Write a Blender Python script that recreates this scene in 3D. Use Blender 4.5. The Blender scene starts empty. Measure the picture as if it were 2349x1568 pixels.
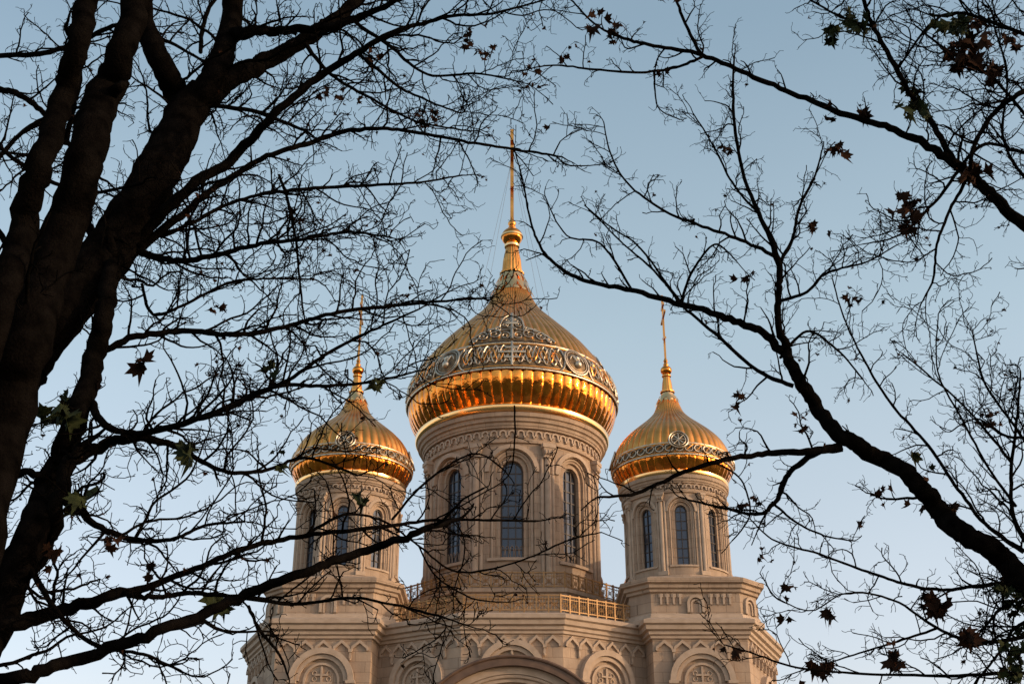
import bpy, math, random
from mathutils import Vector
R=random.Random(7)
sc=bpy.context.scene
sc.view_settings.view_transform='Standard'; sc.view_settings.look='None'; sc.view_settings.exposure=0
PITCH=math.radians(26.0); FPX=2900.0; EYE=1.6
cp,sp=math.cos(PITCH),math.sin(PITCH)
# ------------------------------------------------------------ materials
def mat(name,col,rough=.6,metal=0.0,spec=.5):
    m=bpy.data.materials.new(name); m.use_nodes=True
    b=m.node_tree.nodes['Principled BSDF']
    b.inputs['Base Color'].default_value=(*col,1); b.inputs['Roughness'].default_value=rough
    b.inputs['Metallic'].default_value=metal; b.inputs['Specular IOR Level'].default_value=spec
    return m
def noisy(m,c1,c2,scale=3,detail=6,bump=0.0,bscale=30,rough=None,dist=.02):
    nt=m.node_tree; n=nt.nodes; l=nt.links; b=n['Principled BSDF']
    tc=n.new('ShaderNodeTexCoord'); no=n.new('ShaderNodeTexNoise'); no.inputs['Scale'].default_value=scale; no.inputs['Detail'].default_value=detail
    l.new(tc.outputs['Object'],no.inputs['Vector'])
    cr=n.new('ShaderNodeValToRGB'); cr.color_ramp.elements[0].position=.3; cr.color_ramp.elements[1].position=.7
    cr.color_ramp.elements[0].color=(*c1,1); cr.color_ramp.elements[1].color=(*c2,1)
    l.new(no.outputs['Fac'],cr.inputs['Fac']); l.new(cr.outputs['Color'],b.inputs['Base Color'])
    if rough:
        mr=n.new('ShaderNodeMapRange'); mr.inputs['To Min'].default_value=rough[0]; mr.inputs['To Max'].default_value=rough[1]
        l.new(no.outputs['Fac'],mr.inputs['Value']); l.new(mr.outputs['Result'],b.inputs['Roughness'])
    if bump:
        n2=n.new('ShaderNodeTexNoise'); n2.inputs['Scale'].default_value=bscale; n2.inputs['Detail'].default_value=5
        l.new(tc.outputs['Object'],n2.inputs['Vector'])
        bp=n.new('ShaderNodeBump'); bp.inputs['Strength'].default_value=bump; bp.inputs['Distance'].default_value=dist
        l.new(n2.outputs['Fac'],bp.inputs['Height']); l.new(bp.outputs['Normal'],b.inputs['Normal'])
    return m,tc,cr
def stone(name,curved,c1,c2):
    m=mat(name,c1,.8,0,.25)
    m,tc,cr=noisy(m,c1,c2,1.1,8,0.4,9,dist=.03)
    nt=m.node_tree; n=nt.nodes; l=nt.links; b=n['Principled BSDF']
    sx=n.new('ShaderNodeSeparateXYZ'); l.new(tc.outputs['Object'],sx.inputs[0])
    cx=n.new('ShaderNodeCombineXYZ')
    if curved:
        at=n.new('ShaderNodeMath'); at.operation='ARCTAN2'; l.new(sx.outputs['X'],at.inputs[0]); l.new(sx.outputs['Y'],at.inputs[1])
        mu=n.new('ShaderNodeMath'); mu.operation='MULTIPLY'; mu.inputs[1].default_value=5.0; l.new(at.outputs[0],mu.inputs[0])
    else:
        my=n.new('ShaderNodeMath'); my.operation='MULTIPLY'; my.inputs[1].default_value=.6; l.new(sx.outputs['Y'],my.inputs[0])
        mu=n.new('ShaderNodeMath'); mu.operation='ADD'; l.new(sx.outputs['X'],mu.inputs[0]); l.new(my.outputs[0],mu.inputs[1])
    l.new(mu.outputs[0],cx.inputs['X']); l.new(sx.outputs['Z'],cx.inputs['Y'])
    br=n.new('ShaderNodeTexBrick'); br.inputs['Scale'].default_value=1; br.inputs['Brick Width'].default_value=1.1; br.inputs['Row Height'].default_value=.55
    br.inputs['Mortar Size'].default_value=.016; br.inputs['Mortar Smooth'].default_value=.3
    br.inputs['Color1'].default_value=(.90,.90,.90,1); br.inputs['Color2'].default_value=(1.07,1.04,1.0,1); br.inputs['Mortar'].default_value=(.62,.58,.54,1)
    l.new(cx.outputs[0],br.inputs['Vector'])
    # weathering streaks running down the masonry
    mp=n.new('ShaderNodeMapping'); mp.inputs['Scale'].default_value=(1.6,1.6,.12); l.new(tc.outputs['Object'],mp.inputs['Vector'])
    ns=n.new('ShaderNodeTexNoise'); ns.inputs['Scale'].default_value=1.5; ns.inputs['Detail'].default_value=6; l.new(mp.outputs[0],ns.inputs['Vector'])
    ms=n.new('ShaderNodeMapRange'); ms.inputs['From Min'].default_value=.3; ms.inputs['From Max'].default_value=.7; ms.inputs['To Min'].default_value=.84; ms.inputs['To Max'].default_value=1.06; l.new(ns.outputs['Fac'],ms.inputs['Value'])
    mx=n.new('ShaderNodeMix'); mx.data_type='RGBA'; mx.blend_type='MULTIPLY'; mx.inputs[0].default_value=1
    l.new(cr.outputs['Color'],mx.inputs[6]); l.new(br.outputs['Color'],mx.inputs[7])
    sc_=n.new('ShaderNodeVectorMath'); sc_.operation='SCALE'; l.new(mx.outputs[2],sc_.inputs[0]); l.new(ms.outputs['Result'],sc_.inputs['Scale'])
    l.new(sc_.outputs[0],b.inputs['Base Color'])
    return m
S1=(.345,.255,.188); S2=(.435,.333,.25)
M_stc=stone('limestone_drum',True,S1,S2); M_stw=stone('limestone_wall',False,S1,S2)
M_sto=noisy(mat('limestone_trim',S2,.8,0,.25),(.37,.28,.208),(.47,.365,.278),2.2,8,.25,14)[0]
M_gold=noisy(mat('gilded_copper',(.8,.45,.14),.35,1),(.66,.27,.060),(.92,.43,.115),1.3,6,.12,2.5,rough=(.24,.40),dist=.03)[0]
M_belly=noisy(mat('polished_gilding',(.9,.4,.08),.12,1),(.55,.17,.025),(.95,.38,.07),1.9,4,.6,2.0,rough=(.04,.14),dist=.08)[0]
M_rgold=mat('gilded_ring',(.95,.60,.27),.2,1)
M_silver=noisy(mat('silvered_ornament',(.6,.55,.46),.45,1),(.40,.34,.26),(.70,.60,.46),6,4)[0]
M_bback=noisy(mat('ornament_ground',(.1,.08,.05),.55,.7),(.06,.045,.032),(.26,.17,.085),3,4)[0]
M_glass=mat('window_glass',(.045,.055,.075),.05,.45,.7)
M_frame=mat('window_frame',(.045,.03,.022),.5)
M_rail=noisy(mat('gilded_railing',(.4,.24,.10),.55,.4),(.27,.15,.06),(.38,.23,.10),4,3)[0]
M_copper=noisy(mat('copper_roof',(.1,.06,.04),.6,0),(.075,.043,.028),(.14,.083,.052),2,6)[0]
M_bark=noisy(mat('shaded_bark',(.006,.005,.0045),1,0,.0),(.0015,.0013,.0012),(.0062,.0052,.0046),9,8,.9,55,dist=.015)[0]  # near-black base colour: the shade over the trees is put into it
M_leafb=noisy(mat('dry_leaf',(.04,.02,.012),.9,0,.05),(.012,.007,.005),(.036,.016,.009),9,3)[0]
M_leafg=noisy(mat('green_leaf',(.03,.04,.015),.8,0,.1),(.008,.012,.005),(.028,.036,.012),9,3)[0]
M_grass=noisy(mat('grass',(.06,.08,.03),.9),(.04,.05,.02),(.08,.08,.035),.6,8,.4,12)[0]
M_pave=noisy(mat('paving_stone',(.2,.16,.13),.85),(.11,.085,.07),(.18,.14,.11),.8,8)[0]
# ------------------------------------------------------------ mesh buffer
class Buf:
    def __init__(s): s.v=[]; s.f=[]; s.m=[]; s.mats=[]
    def mi(s,m):
        if m not in s.mats: s.mats.append(m)
        return s.mats.index(m)
    def add(s,vs,fs,m):
        o=len(s.v); s.v.extend(vs); k=s.mi(m)
        for f in fs: s.f.append(tuple(i+o for i in f)); s.m.append(k)
    def obj(s,name,loc=(0,0,0),parent=None,smooth=False,angle=None):
        me=bpy.data.meshes.new(name); me.from_pydata([tuple(v) for v in s.v],[],s.f)
        for m in s.mats: me.materials.append(m)
        me.polygons.foreach_set('material_index',s.m)
        if smooth: me.polygons.foreach_set('use_smooth',[True]*len(s.f))
        me.update()
        if angle:
            try: me.set_sharp_from_angle(angle=math.radians(angle))
            except Exception: pass
        o=bpy.data.objects.new(name,me); sc.collection.objects.link(o)
        if parent:
            o.parent=parent; loc=Vector(loc)-parent.location
        o.location=loc
        return o
def grid(b,rows,m,closed=False):
    n=len(rows[0]); vs=[p for r in rows for p in r]; fs=[]
    for i in range(len(rows)-1):
        for j in range(n if closed else n-1):
            a=i*n+j; c=i*n+(j+1)%n
            fs.append((a,c,c+n,a+n))
    b.add(vs,fs,m)
def lathe(b,prof,m,seg=96,mod=None,c=(0,0)):
    rows=[]
    for (r,z) in prof:
        row=[]
        for j in range(seg):
            a=2*math.pi*j/seg
            rr=r if mod is None else mod(r,z,a)
            row.append((c[0]+rr*math.sin(a),c[1]-rr*math.cos(a),z))
        rows.append(row)
    grid(b,rows,m,True)
def cyl(R0):
    def F(s,z,d,a0=0): 
        a=a0+s/R0; return ((R0+d)*math.sin(a),-(R0+d)*math.cos(a),z)
    return F
def rot(F,a0): return lambda s,z,d: F(s,z,d,a0)
def flat(o,ang):
    t=(math.cos(ang),math.sin(ang)); nrm=(math.sin(ang),-math.cos(ang))
    return lambda s,z,d:(o[0]+t[0]*s+nrm[0]*d,o[1]+t[1]*s+nrm[1]*d,z)
def outline(w,z0,zs,extra=(),n=14,legs=6):
    ts=sorted(set([math.pi*i/n for i in range(n+1)]+list(extra)+[math.pi-e for e in extra]))
    p=[(-w,z0+(zs-z0)*i/legs) for i in range(legs)]
    p+=[(-w*math.cos(t),zs+w*math.sin(t)) for t in ts]
    p+=[(w,zs-(zs-z0)*i/legs) for i in range(1,legs+1)]
    return p
def rectout(W,z0,zs,z1,extra,n=14,legs=6):
    ts=sorted(set([math.pi*i/n for i in range(n+1)]+list(extra)+[math.pi-e for e in extra]))
    H=z1-zs
    p=[(-W,z0+(zs-z0)*i/legs) for i in range(legs)]
    for t in ts:
        c,s_=-math.cos(t),math.sin(t)
        k=min(W/max(abs(c),1e-6),H/max(s_,1e-6)); p.append((c*k,zs+s_*k))
    p+=[(W,zs-(zs-z0)*i/legs) for i in range(1,legs+1)]
    return p
def band(b,F,A,dA,B,dB,m,k=1):
    rows=[]
    for i in range(k+1):
        t=i/k
        rows.append([F(a[0]*(1-t)+c[0]*t,a[1]*(1-t)+c[1]*t,dA*(1-t)+dB*t) for a,c in zip(A,B)])
    grid(b,rows,m)
def boxF(b,F,s0,s1,z0,z1,d0,d1,m,k=1):
    vs=[];fs=[]
    for i in range(k+1):
        s=s0+(s1-s0)*i/k
        vs+= [F(s,z0,d0),F(s,z0,d1),F(s,z1,d1),F(s,z1,d0)]
    for i in range(k):
        for q in range(4):
            a=i*4+q; c=i*4+(q+1)%4; fs.append((a,c,c+4,a+4))
    fs.append((0,1,2,3)); fs.append(tuple(k*4+q for q in (3,2,1,0)))
    b.add(vs,fs,m)
def archivolt(b,F,wo,wi,z0,zs,d,m,n=14):
    A=outline(wo,z0,zs,n=n,legs=1); B=outline(wi,z0,zs,n=n,legs=1)
    band(b,F,A,0,A,d,m); band(b,F,A,d,B,d,m); band(b,F,B,d,B,0,m)
def tube(b,pts,rad,m,sides=5,close=False):
    n=len(pts); vs=[];fs=[]
    prev=None
    for i in range(n):
        if close: t=(pts[(i+1)%n]-pts[i-1])
        else: t=(pts[min(i+1,n-1)]-pts[max(i-1,0)])
        if t.length<1e-9: t=Vector((0,0,1))
        t.normalize()
        if prev is None:
            ref=Vector((0,0,1)) if abs(t.z)<.9 else Vector((1,0,0))
            u=t.cross(ref).normalized()
        else:
            u=(prev-t*prev.dot(t))
            u=u.normalized() if u.length>1e-6 else t.orthogonal().normalized()
        prev=u; w=t.cross(u); r=rad[i] if hasattr(rad,'__len__') else rad
        for k in range(sides):
            a=2*math.pi*k/sides; q=pts[i]+u*(r*math.cos(a))+w*(r*math.sin(a)); vs.append((q.x,q.y,q.z))
    for i in range(n if close else n-1):
        for k in range(sides):
            a=i*sides+k; c=i*sides+(k+1)%sides; e=((i+1)%n)*sides
            fs.append((a,c,e+(k+1)%sides,e+k))
    if not close:
        fs.append(tuple(range(sides))[::-1]); fs.append(tuple((n-1)*sides+k for k in range(sides)))
    b.add(vs,fs,m)
def crom(P,k):
    out=[]; n=len(P); D=len(P[0])
    for i in range(n-1):
        p0=P[max(i-1,0)];p1=P[i];p2=P[i+1];p3=P[min(i+2,n-1)]
        for j in range(k):
            t=j/k
            out.append(tuple(.5*((2*p1[d])+(-p0[d]+p2[d])*t+(2*p0[d]-5*p1[d]+4*p2[d]-p3[d])*t*t+(-p0[d]+3*p1[d]-3*p2[d]+p3[d])*t**3) for d in range(D)))
    out.append(tuple(P[-1])); return out
def sphere(b,c,r,m,seg=24,rings=12,sq=1):
    prof=[(max(r*math.sin(math.pi*i/rings),.001),c[2]+sq*r*math.cos(math.pi*(rings-i)/rings)) for i in range(rings+1)]
    lathe(b,prof,m,seg,c=(c[0],c[1]))
def offset(poly,d):
    n=len(poly); out=[]
    for i in range(n):
        p0=Vector(poly[i-1]);p1=Vector(poly[i]);p2=Vector(poly[(i+1)%n])
        e1=(p1-p0).normalized(); e2=(p2-p1).normalized()
        n1=Vector((e1.y,-e1.x)); n2=Vector((e2.y,-e2.x))
        k=(n1+n2); k=k/max(k.length_squared/2,.3)
        out.append((p1.x+k.x*d,p1.y+k.y*d))
    return out
def prism(b,poly,prof,m,cap=True):
    rows=[]
    for d,z in prof: rows.append([(x,y,z) for x,y in offset(poly,d)])
    grid(b,rows,m,True)
    if cap: b.add(rows[-1],[tuple(range(len(poly)))],m)
# ------------------------------------------------------------ cathedral
CY=82.0
cath=bpy.data.objects.new('orthodox_cathedral',None); sc.collection.objects.link(cath); cath.location=(0,CY,0)
def interp(prof,z):
    for (r0,z0),(r1,z1) in zip(prof,prof[1:]):
        if z0<=z<=z1: return r0+(r1-r0)*(z-z0)/max(z1-z0,1e-6)
    return prof[-1][0] if z>prof[-1][1] else prof[0][0]
def drum(R0,z_lo,z_hi,wz0,wzt,ww,nwin,steps,corn,scale):
    b=Buf(); F0=cyl(R0); pitch=2*math.pi/nwin; W=pitch*R0/2
    zs=wzt-ww
    ws=[ww+e for e,_ in steps]; ds=[d for _,d in steps]
    H=z_hi-zs; tc=math.atan2(H,W)
    for i in range(nwin):
        F=rot(F0,i*pitch)
        outer=rectout(W,wz0,zs,z_hi,(tc,)); O=[outline(w,wz0,zs,(tc,)) for w in ws]
        band(b,F,outer,0,O[0],0,M_stc,4)
        d=0
        for k in range(len(ws)):
            band(b,F,O[k],d,O[k],ds[k],M_stc); d=ds[k]
            if k+1<len(ws): band(b,F,O[k],d,O[k+1],d,M_stc)
        mo=outline(ws[0]-.10*scale,wz0,zs)
        tube(b,[Vector(F(s,z,ds[0]+.02)) for s,z in mo],.085*scale,M_sto,6)
        archivolt(b,F,ws[0]+.32*scale,ws[0]+.04*scale,zs-.05,zs,.13*scale,M_sto)
        dg=ds[-1]
        P=outline(ws[-1]+.01,wz0,zs); b.add([F(s,z,dg) for s,z in P],[tuple(range(len(P)))],M_glass)
        A=outline(ws[-1]+.005,wz0,zs); B=outline(ws[-1]-.11*scale,wz0,zs)
        band(b,F,A,dg+.06,B,dg+.06,M_frame); band(b,F,B,dg+.06,B,dg,M_frame)
        t=.038*scale
        for s in ([-ww/3,ww/3] if scale>.9 else [0]):
            boxF(b,F,s-t,s+t,wz0,wzt-.12*scale-abs(s)*.1,dg,dg+.045,M_frame)
        nh=8 if scale>.9 else 6
        for k in range(1,nh+1):
            z=wz0+(zs-wz0)*k/nh
            boxF(b,F,-ww+.03,ww-.03,z-t,z+t,dg,dg+.04,M_frame)
        if scale>.9:
            for k in range(5):
                s=-ww+.14+(2*ww-.28)*k/4
                tube(b,[Vector(F(s+.13*math.cos(u*.7854),wz0+.55+.42*math.sin(u*.7854),dg+.06)) for u in range(8)],.02,M_stc,4,True)
        boxF(b,F,-ws[0]-.1*scale,ws[0]+.1*scale,wz0-.18*scale,wz0+.003,ds[-1],.16*scale,M_sto,3)
        F=rot(F0,(i+.5)*pitch)
        zc=z_hi-.15*scale; zb=z_lo+.45*scale
        for s,r,d in ((0,.22*scale,.13*scale),(-.36*scale,.12*scale,.06*scale),(.36*scale,.12*scale,.06*scale)):
            p0=Vector(F(s,zb,d)); p1=Vector(F(s,zc-.75*scale,d))
            tube(b,[p0,p1],r,M_sto,12)
        boxF(b,F,-.34*scale,.34*scale,zc-.78*scale,zc-.70*scale,-.02,.40*scale,M_sto,2)
        vs=[F(-.2*scale,zc-.7*scale,0),F(-.2*scale,zc-.7*scale,.28*scale),F(.2*scale,zc-.7*scale,.28*scale),F(.2*scale,zc-.7*scale,0),
            F(-.36*scale,zc-.12*scale,0),F(-.36*scale,zc-.12*scale,.46*scale),F(.36*scale,zc-.12*scale,.46*scale),F(.36*scale,zc-.12*scale,0)]
        b.add(vs,[(0,1,5,4),(1,2,6,5),(2,3,7,6)],M_sto)
        for s in (-.2,0,.2):
            q=Vector(F(s*scale,zc-.42*scale,.39*scale)); sphere(b,q,.10*scale,M_sto,8,6,1.6)
        boxF(b,F,-.42*scale,.42*scale,zc-.12*scale,zc+.15*scale,-.02,.50*scale,M_sto,2)
        boxF(b,F,-.48*scale,.48*scale,z_lo+.02,zb,-.02,.36*scale,M_sto,2)
    lathe(b,[(R0+.55*scale,z_lo-.6*scale),(R0+.55*scale,z_lo-.2*scale),(R0+.42*scale,z_lo-.12*scale),(R0+.36*scale,z_lo),(R0,z_lo+.02),(R0,wz0)],M_stc,96)
    lathe(b,[(R0+d,z) for d,z in corn],M_stc,128)
    return b,F0
def arcfrieze(b,F0,R0,n,d,z0,zs,w,m,drop=True):
    for i in range(n):
        F=rot(F0,2*math.pi*i/n)
        A=outline(w,z0,zs,n=6,legs=1); B=outline(w*.58,z0,zs,n=6,legs=1)
        band(b,F,A,d+.12,B,d+.12,m); band(b,F,B,d+.12,B,d,m); band(b,F,A,d,A,d+.12,m)
        if drop: boxF(b,F,w*.75,w*1.25,z0-.12,z0+.03,d,d+.14,m)
corn=[(0,31.45),(.16,31.5),(.18,31.66),(.05,31.72),(.05,32.42),(.24,32.46),(.28,32.6),(.33,32.62),(.36,32.80),(.50,32.86),(.53,33.08),(.66,33.14),(.70,33.4),(.5,33.42)]
b,F0=drum(5.85,22.3,31.47,23.9,30.45,.80,8,[(.62,-.20),(.30,-.38),(0,-.68)],corn,1.0)
arcfrieze(b,F0,5.85,64,.05,31.95,32.12,.25,M_sto)
b.obj('central_drum',(0,CY,0),cath,True,28)
def onion(name,loc,k,ring,belly,bandp,upper,nrib,spire,orn,n_med):
    b=Buf()
    lathe(b,ring,M_rgold,128)
    P=crom(belly,6); lathe(b,P,M_belly,nrib*8,lambda r,z,a:r+.085*k*abs(math.sin(nrib*a/2))**.35-.05*k)
    Pb=crom(bandp,5); lathe(b,Pb,M_bback,160)
    Pu=crom(upper,5)
    nu=nrib+8 if k>.9 else nrib
    lathe(b,Pu,M_gold,nu*8,lambda r,z,a:r*(1+.026*abs(math.sin(nu*a/2))**.6)-.01)
    b.obj(name+'_shell',loc,cath,True,50)
    o=Buf(); Rm=bandp[0][0]; z0=bandp[0][1]; z1=bandp[-1][1]; zc=(z0+z1)/2; hh=(z1-z0)/2
    fullp=sorted(Pb+Pu,key=lambda q:q[1])
    def S(a,z,d=.03):
        r=interp(fullp,z)+d*k; return Vector((r*math.sin(a),-r*math.cos(a),z))
    t=.05*k if k>.9 else .032
    for z,tt in ((z0+.06*k,1.7),(z0+.22*k,.8),(z1-.06*k,1.7),(z1-.2*k,.8)):
        tube(o,[S(2*math.pi*i/160,z) for i in range(160)],t*tt,M_silver if tt>1 else M_gold,6,True)
    if k>.9:
        step=2*math.pi/n_med; meda=[step*(i+.5) for i in range(n_med)]
        mw=.17
        for i in range(n_med):
            a0=step*(i-.5)+mw; a1=step*(i+.5)-mw
            for ph in range(4):
                amp,kk=.62*hh,6
                pts=[S(a0+(a1-a0)*j/150,zc+.02+amp*math.sin(kk*math.pi*j/150*2+ph*math.pi/2)*(1 if ph%2 else .8),.05+.05*math.sin(kk*4*math.pi*j/150+ph)) for j in range(151)]
                tube(o,pts,t*(1.1 if ph%2 else .8),M_silver if ph!=2 else M_gold,5)
            for q in range(8):
                aa=a0+(a1-a0)*(q+.5)/8
                tube(o,[S(aa+.035*math.cos(u*.7854),zc+.3*hh*math.sin(u*.7854),.08) for u in range(8)],t*.7,M_gold,5,True)
            for aa in (a0,a1):
                s_=1 if aa==a0 else -1
                tube(o,[S(aa-s_*.06*math.cos(u/10*math.pi-math.pi/2)+s_*.02,zc+hh*.85*math.sin(u/10*math.pi-math.pi/2),.05) for u in range(11)],t*1.4,M_silver,5)
            am=(a0+a1)/2
            for (x0,y0,x1,y1) in ((0,-.95,0,1.1),(-.8,.1,.8,.1),(-.45,-.35,.45,-.35),(-.35,.5,.35,.5)):
                tube(o,[S(am+(x0+(x1-x0)*u/6)*hh/Rm,zc+(y0+(y1-y0)*u/6)*hh*.85,.12) for u in range(7)],t*1.7,M_silver,6)
            for rr,tt in ((.86,1.6),(.72,.9)):
                tube(o,[S(meda[i]+rr*hh/Rm*math.cos(u*math.pi/14),zc+rr*hh*math.sin(u*math.pi/14),.10) for u in range(28)],t*tt,M_silver,6,True)
            rows=[]
            for rr,dd in ((.7,.05),(.5,.10),(.3,.12),(.02,.14)):
                rows.append([tuple(S(meda[i]+rr*hh/Rm*math.cos(u*math.pi/10),zc+rr*hh*math.sin(u*math.pi/10),dd)) for u in range(20)])
            grid(o,rows,M_bback,True)
            sphere(o,S(meda[i],zc+.22*hh,.16),.17,M_silver,10,8,1.2)
            sphere(o,S(meda[i],zc-.22*hh,.14),.26,M_silver,10,8,1.1)
            for s_ in (-1,1):
                tube(o,[S(meda[i]+s_*(.05+.45*u/5)*hh/Rm,zc+(.0+.35*math.sin(u/5*3))*hh,.14) for u in range(6)],[.11,.12,.1,.08,.06,.03],M_silver,6)
        for q in range(4):
            ac=q*math.pi/2
            def Q(x,y,d=.20): 
                z=z1+y; r=interp(fullp,z); return S(ac+x/max(r,1.5)*1.0,z,d)
            def spiral(cx,cy,r0,turn,st,dirn,th=1.5):
                tube(o,[Q(cx+r0*(1-u/30*.8)*math.cos(st+dirn*u/30*turn),cy+r0*(1-u/30*.8)*math.sin(st+dirn*u/30*turn)) for u in range(31)],[t*th*(1-.5*u/30) for u in range(31)],M_silver,6)
            def env(x):
                side=.25+1.35*math.sin(math.pi*min(1,max(0,(x+2.9)/5.8)))**.8
                c=1.5+1.5*math.sqrt(max(0,1-(x/.78)**2)) if abs(x)<.78 else 0
                return max(side,c)
            xs=[-2.9+5.8*j/58 for j in range(59)]
            grid(o,[[tuple(Q(x,env(x)*i/8,.15)) for x in xs] for i in range(9)],M_bback)
            tube(o,[Q(x,env(x)) for x in xs],t*1.3,M_silver,6)
            tube(o,[Q(-2.6+5.2*u/40,.1+1.1*math.sin(math.pi*u/40)**.8) for u in range(41)],t*.9,M_silver,6)
            for s_ in (-1,1):
                for (cx,cy,r0) in ((1.95,.62,.42),(1.15,.78,.5),(.42,.55,.36),(.45,1.75,.27),(2.5,.35,.22),(.95,1.3,.25),(.28,2.3,.22),(1.55,1.2,.18)):
                    spiral(s_*cx,cy,r0,9,1.2 if s_>0 else math.pi-1.2,s_,1.2)
            tube(o,[Q(0,.2,.24),Q(0,1.2,.24),Q(0,2.6,.24),Q(0,3.2,.24)],t*2,M_silver,6)
            tube(o,[Q(-.4,1.9,.24),Q(0,1.9,.26),Q(.4,1.9,.24)],t*2,M_silver,6)
            tube(o,[Q(-.3,1.4,.24),Q(0,1.35,.26),Q(.3,1.2,.24)],t*2,M_silver,6)
    else:
        n=40
        for i in range(n):
            a=2*math.pi*i/n
            tube(o,[S(a+.05*math.cos(u*.7854)*1.35,zc+.55*hh*math.sin(u*.7854),.1) for u in range(8)],t,M_silver,5,True)
            tube(o,[S(a-.075,zc-.6*hh,.1),S(a,zc,.16),S(a+.075,zc+.6*hh,.1)],t*.8,M_gold,5)
        for q in range(4):
            ac=q*math.pi/2; zz=z1+.12; rr0=.56
            rows=[[tuple(S(ac+rr*rr0/Rm*math.cos(u*math.pi/10),zz+rr*rr0*math.sin(u*math.pi/10),.22)) for u in range(20)] for rr in (1,.5,.03)]
            grid(o,rows,M_bback,True)
            for rr,tt in ((rr0,1.7),(rr0*.74,1.0)):
                tube(o,[S(ac+rr/Rm*math.cos(u*math.pi/12),zz+rr*math.sin(u*math.pi/12),.27) for u in range(24)],t*tt,M_silver,6,True)
            for i in range(4):
                aa=i*math.pi/4
                tube(o,[S(ac-rr0*.8/Rm*math.cos(aa),zz-rr0*.8*math.sin(aa),.27),S(ac,zz,.32),S(ac+rr0*.8/Rm*math.cos(aa),zz+rr0*.8*math.sin(aa),.27)],t*1.1,M_silver,5)
    o.obj(name+'_ornament',loc,cath,True,60)
    s=Buf(); spire(s); s.obj(name+'_spire',loc,cath,True,40)
def cross(s,zb,zt,w,kk):
    h=zt-zb
    def bx(x,y0,y1,z0,z1,tilt=0):
        vs=[(-x,y0,z0-tilt),(x,y0,z0-tilt),(x,y1,z0+tilt),(-x,y1,z0+tilt),(-x,y0,z1-tilt),(x,y0,z1-tilt),(x,y1,z1+tilt),(-x,y1,z1+tilt)]
        s.add(vs,[(0,3,2,1),(4,5,6,7),(0,1,5,4),(1,2,6,5),(2,3,7,6),(3,0,4,7)],M_gold)
    bx(w,-w,w,zb,zt)
    bx(w*.93,-.20*h,.20*h,zb+.66*h,zb+.66*h+2.4*w)
    bx(w*.93,-.10*h,.10*h,zb+.82*h,zb+.82*h+2.2*w)
    bx(w*.93,-.11*h,.11*h,zb+.36*h,zb+.36*h+2.2*w,.04*h)
def mainspire(s):
    lathe(s,[(1.42,45.35),(1.36,45.6),(1.18,45.75),(1.02,46.5),(.86,46.9),(.84,47.0),(.74,47.1)],M_rgold,32)
    for i in range(12):
        a=2*math.pi*i/12; 
        def G(da,z,r): return (r*math.sin(a+da),-r*math.cos(a+da),z)
        s.add([G(-.25,46.1,1.2),G(0,45.1,1.72),G(.25,46.1,1.2),G(0,46.3,1.15)],[(0,1,3),(1,2,3)],M_rgold)
        s.add([G(-.25,46.85,.95),G(0,46.15,1.30),G(.25,46.85,.95),G(0,47.0,.9)],[(0,1,3),(1,2,3)],M_rgold)
    lathe(s,[(.86,47.05),(.86,47.2),(.70,47.3),(.62,48.3),(.46,49.2),(.40,49.45)],M_gold,96,lambda r,z,a:r*(1+.08*abs(math.sin(8*a))))
    lathe(s,[(.4,49.4),(.56,49.45),(.58,49.6),(.4,49.68),(.4,49.8)],M_rgold,32)
    sphere(s,(0,0,50.35),.80,M_belly,32,16,.92)
    lathe(s,[(.1,50.35),(.84,50.3),(.84,50.42),(.1,50.45)],M_rgold,32)
    lathe(s,[(.3,51.0),(.34,51.1),(.2,51.3),(.3,51.45),(.3,51.6),(.16,51.8),(.14,52.0)],M_gold,24)
    cross(s,51.5,60.1,.13,1)
    for i in range(4):
        a=2*math.pi*(i+.5)/4
        tube(s,[Vector((.1*math.sin(a),-.1*math.cos(a),57.0)),Vector((3.7*math.sin(a),-3.7*math.cos(a),42.3))],.009,M_frame,4)
ring=[(6.3,33.42),(6.62,33.45),(6.70,33.55),(6.72,33.85),(6.6,33.95),(6.45,33.98)]
belly=[(6.45,33.96),(6.62,34.2),(6.86,34.6),(7.08,35.1),(7.22,35.6),(7.26,36.1)]
bandp=[(7.34,36.08),(7.36,36.6),(7.25,37.2),(7.02,37.8),(6.66,38.35)]
upper=[(6.62,38.3),(6.2,39.1),(5.72,39.8),(5.2,40.5),(4.5,41.3),(3.75,42.1),(3.0,42.9),(2.35,43.6),(1.85,44.3),(1.5,45.0),(1.3,45.6)]
onion('central_dome',(0,CY,0),1.0,ring,belly,bandp,upper,64,mainspire,True,5)
TY=72.3; TX=9.7
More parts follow.
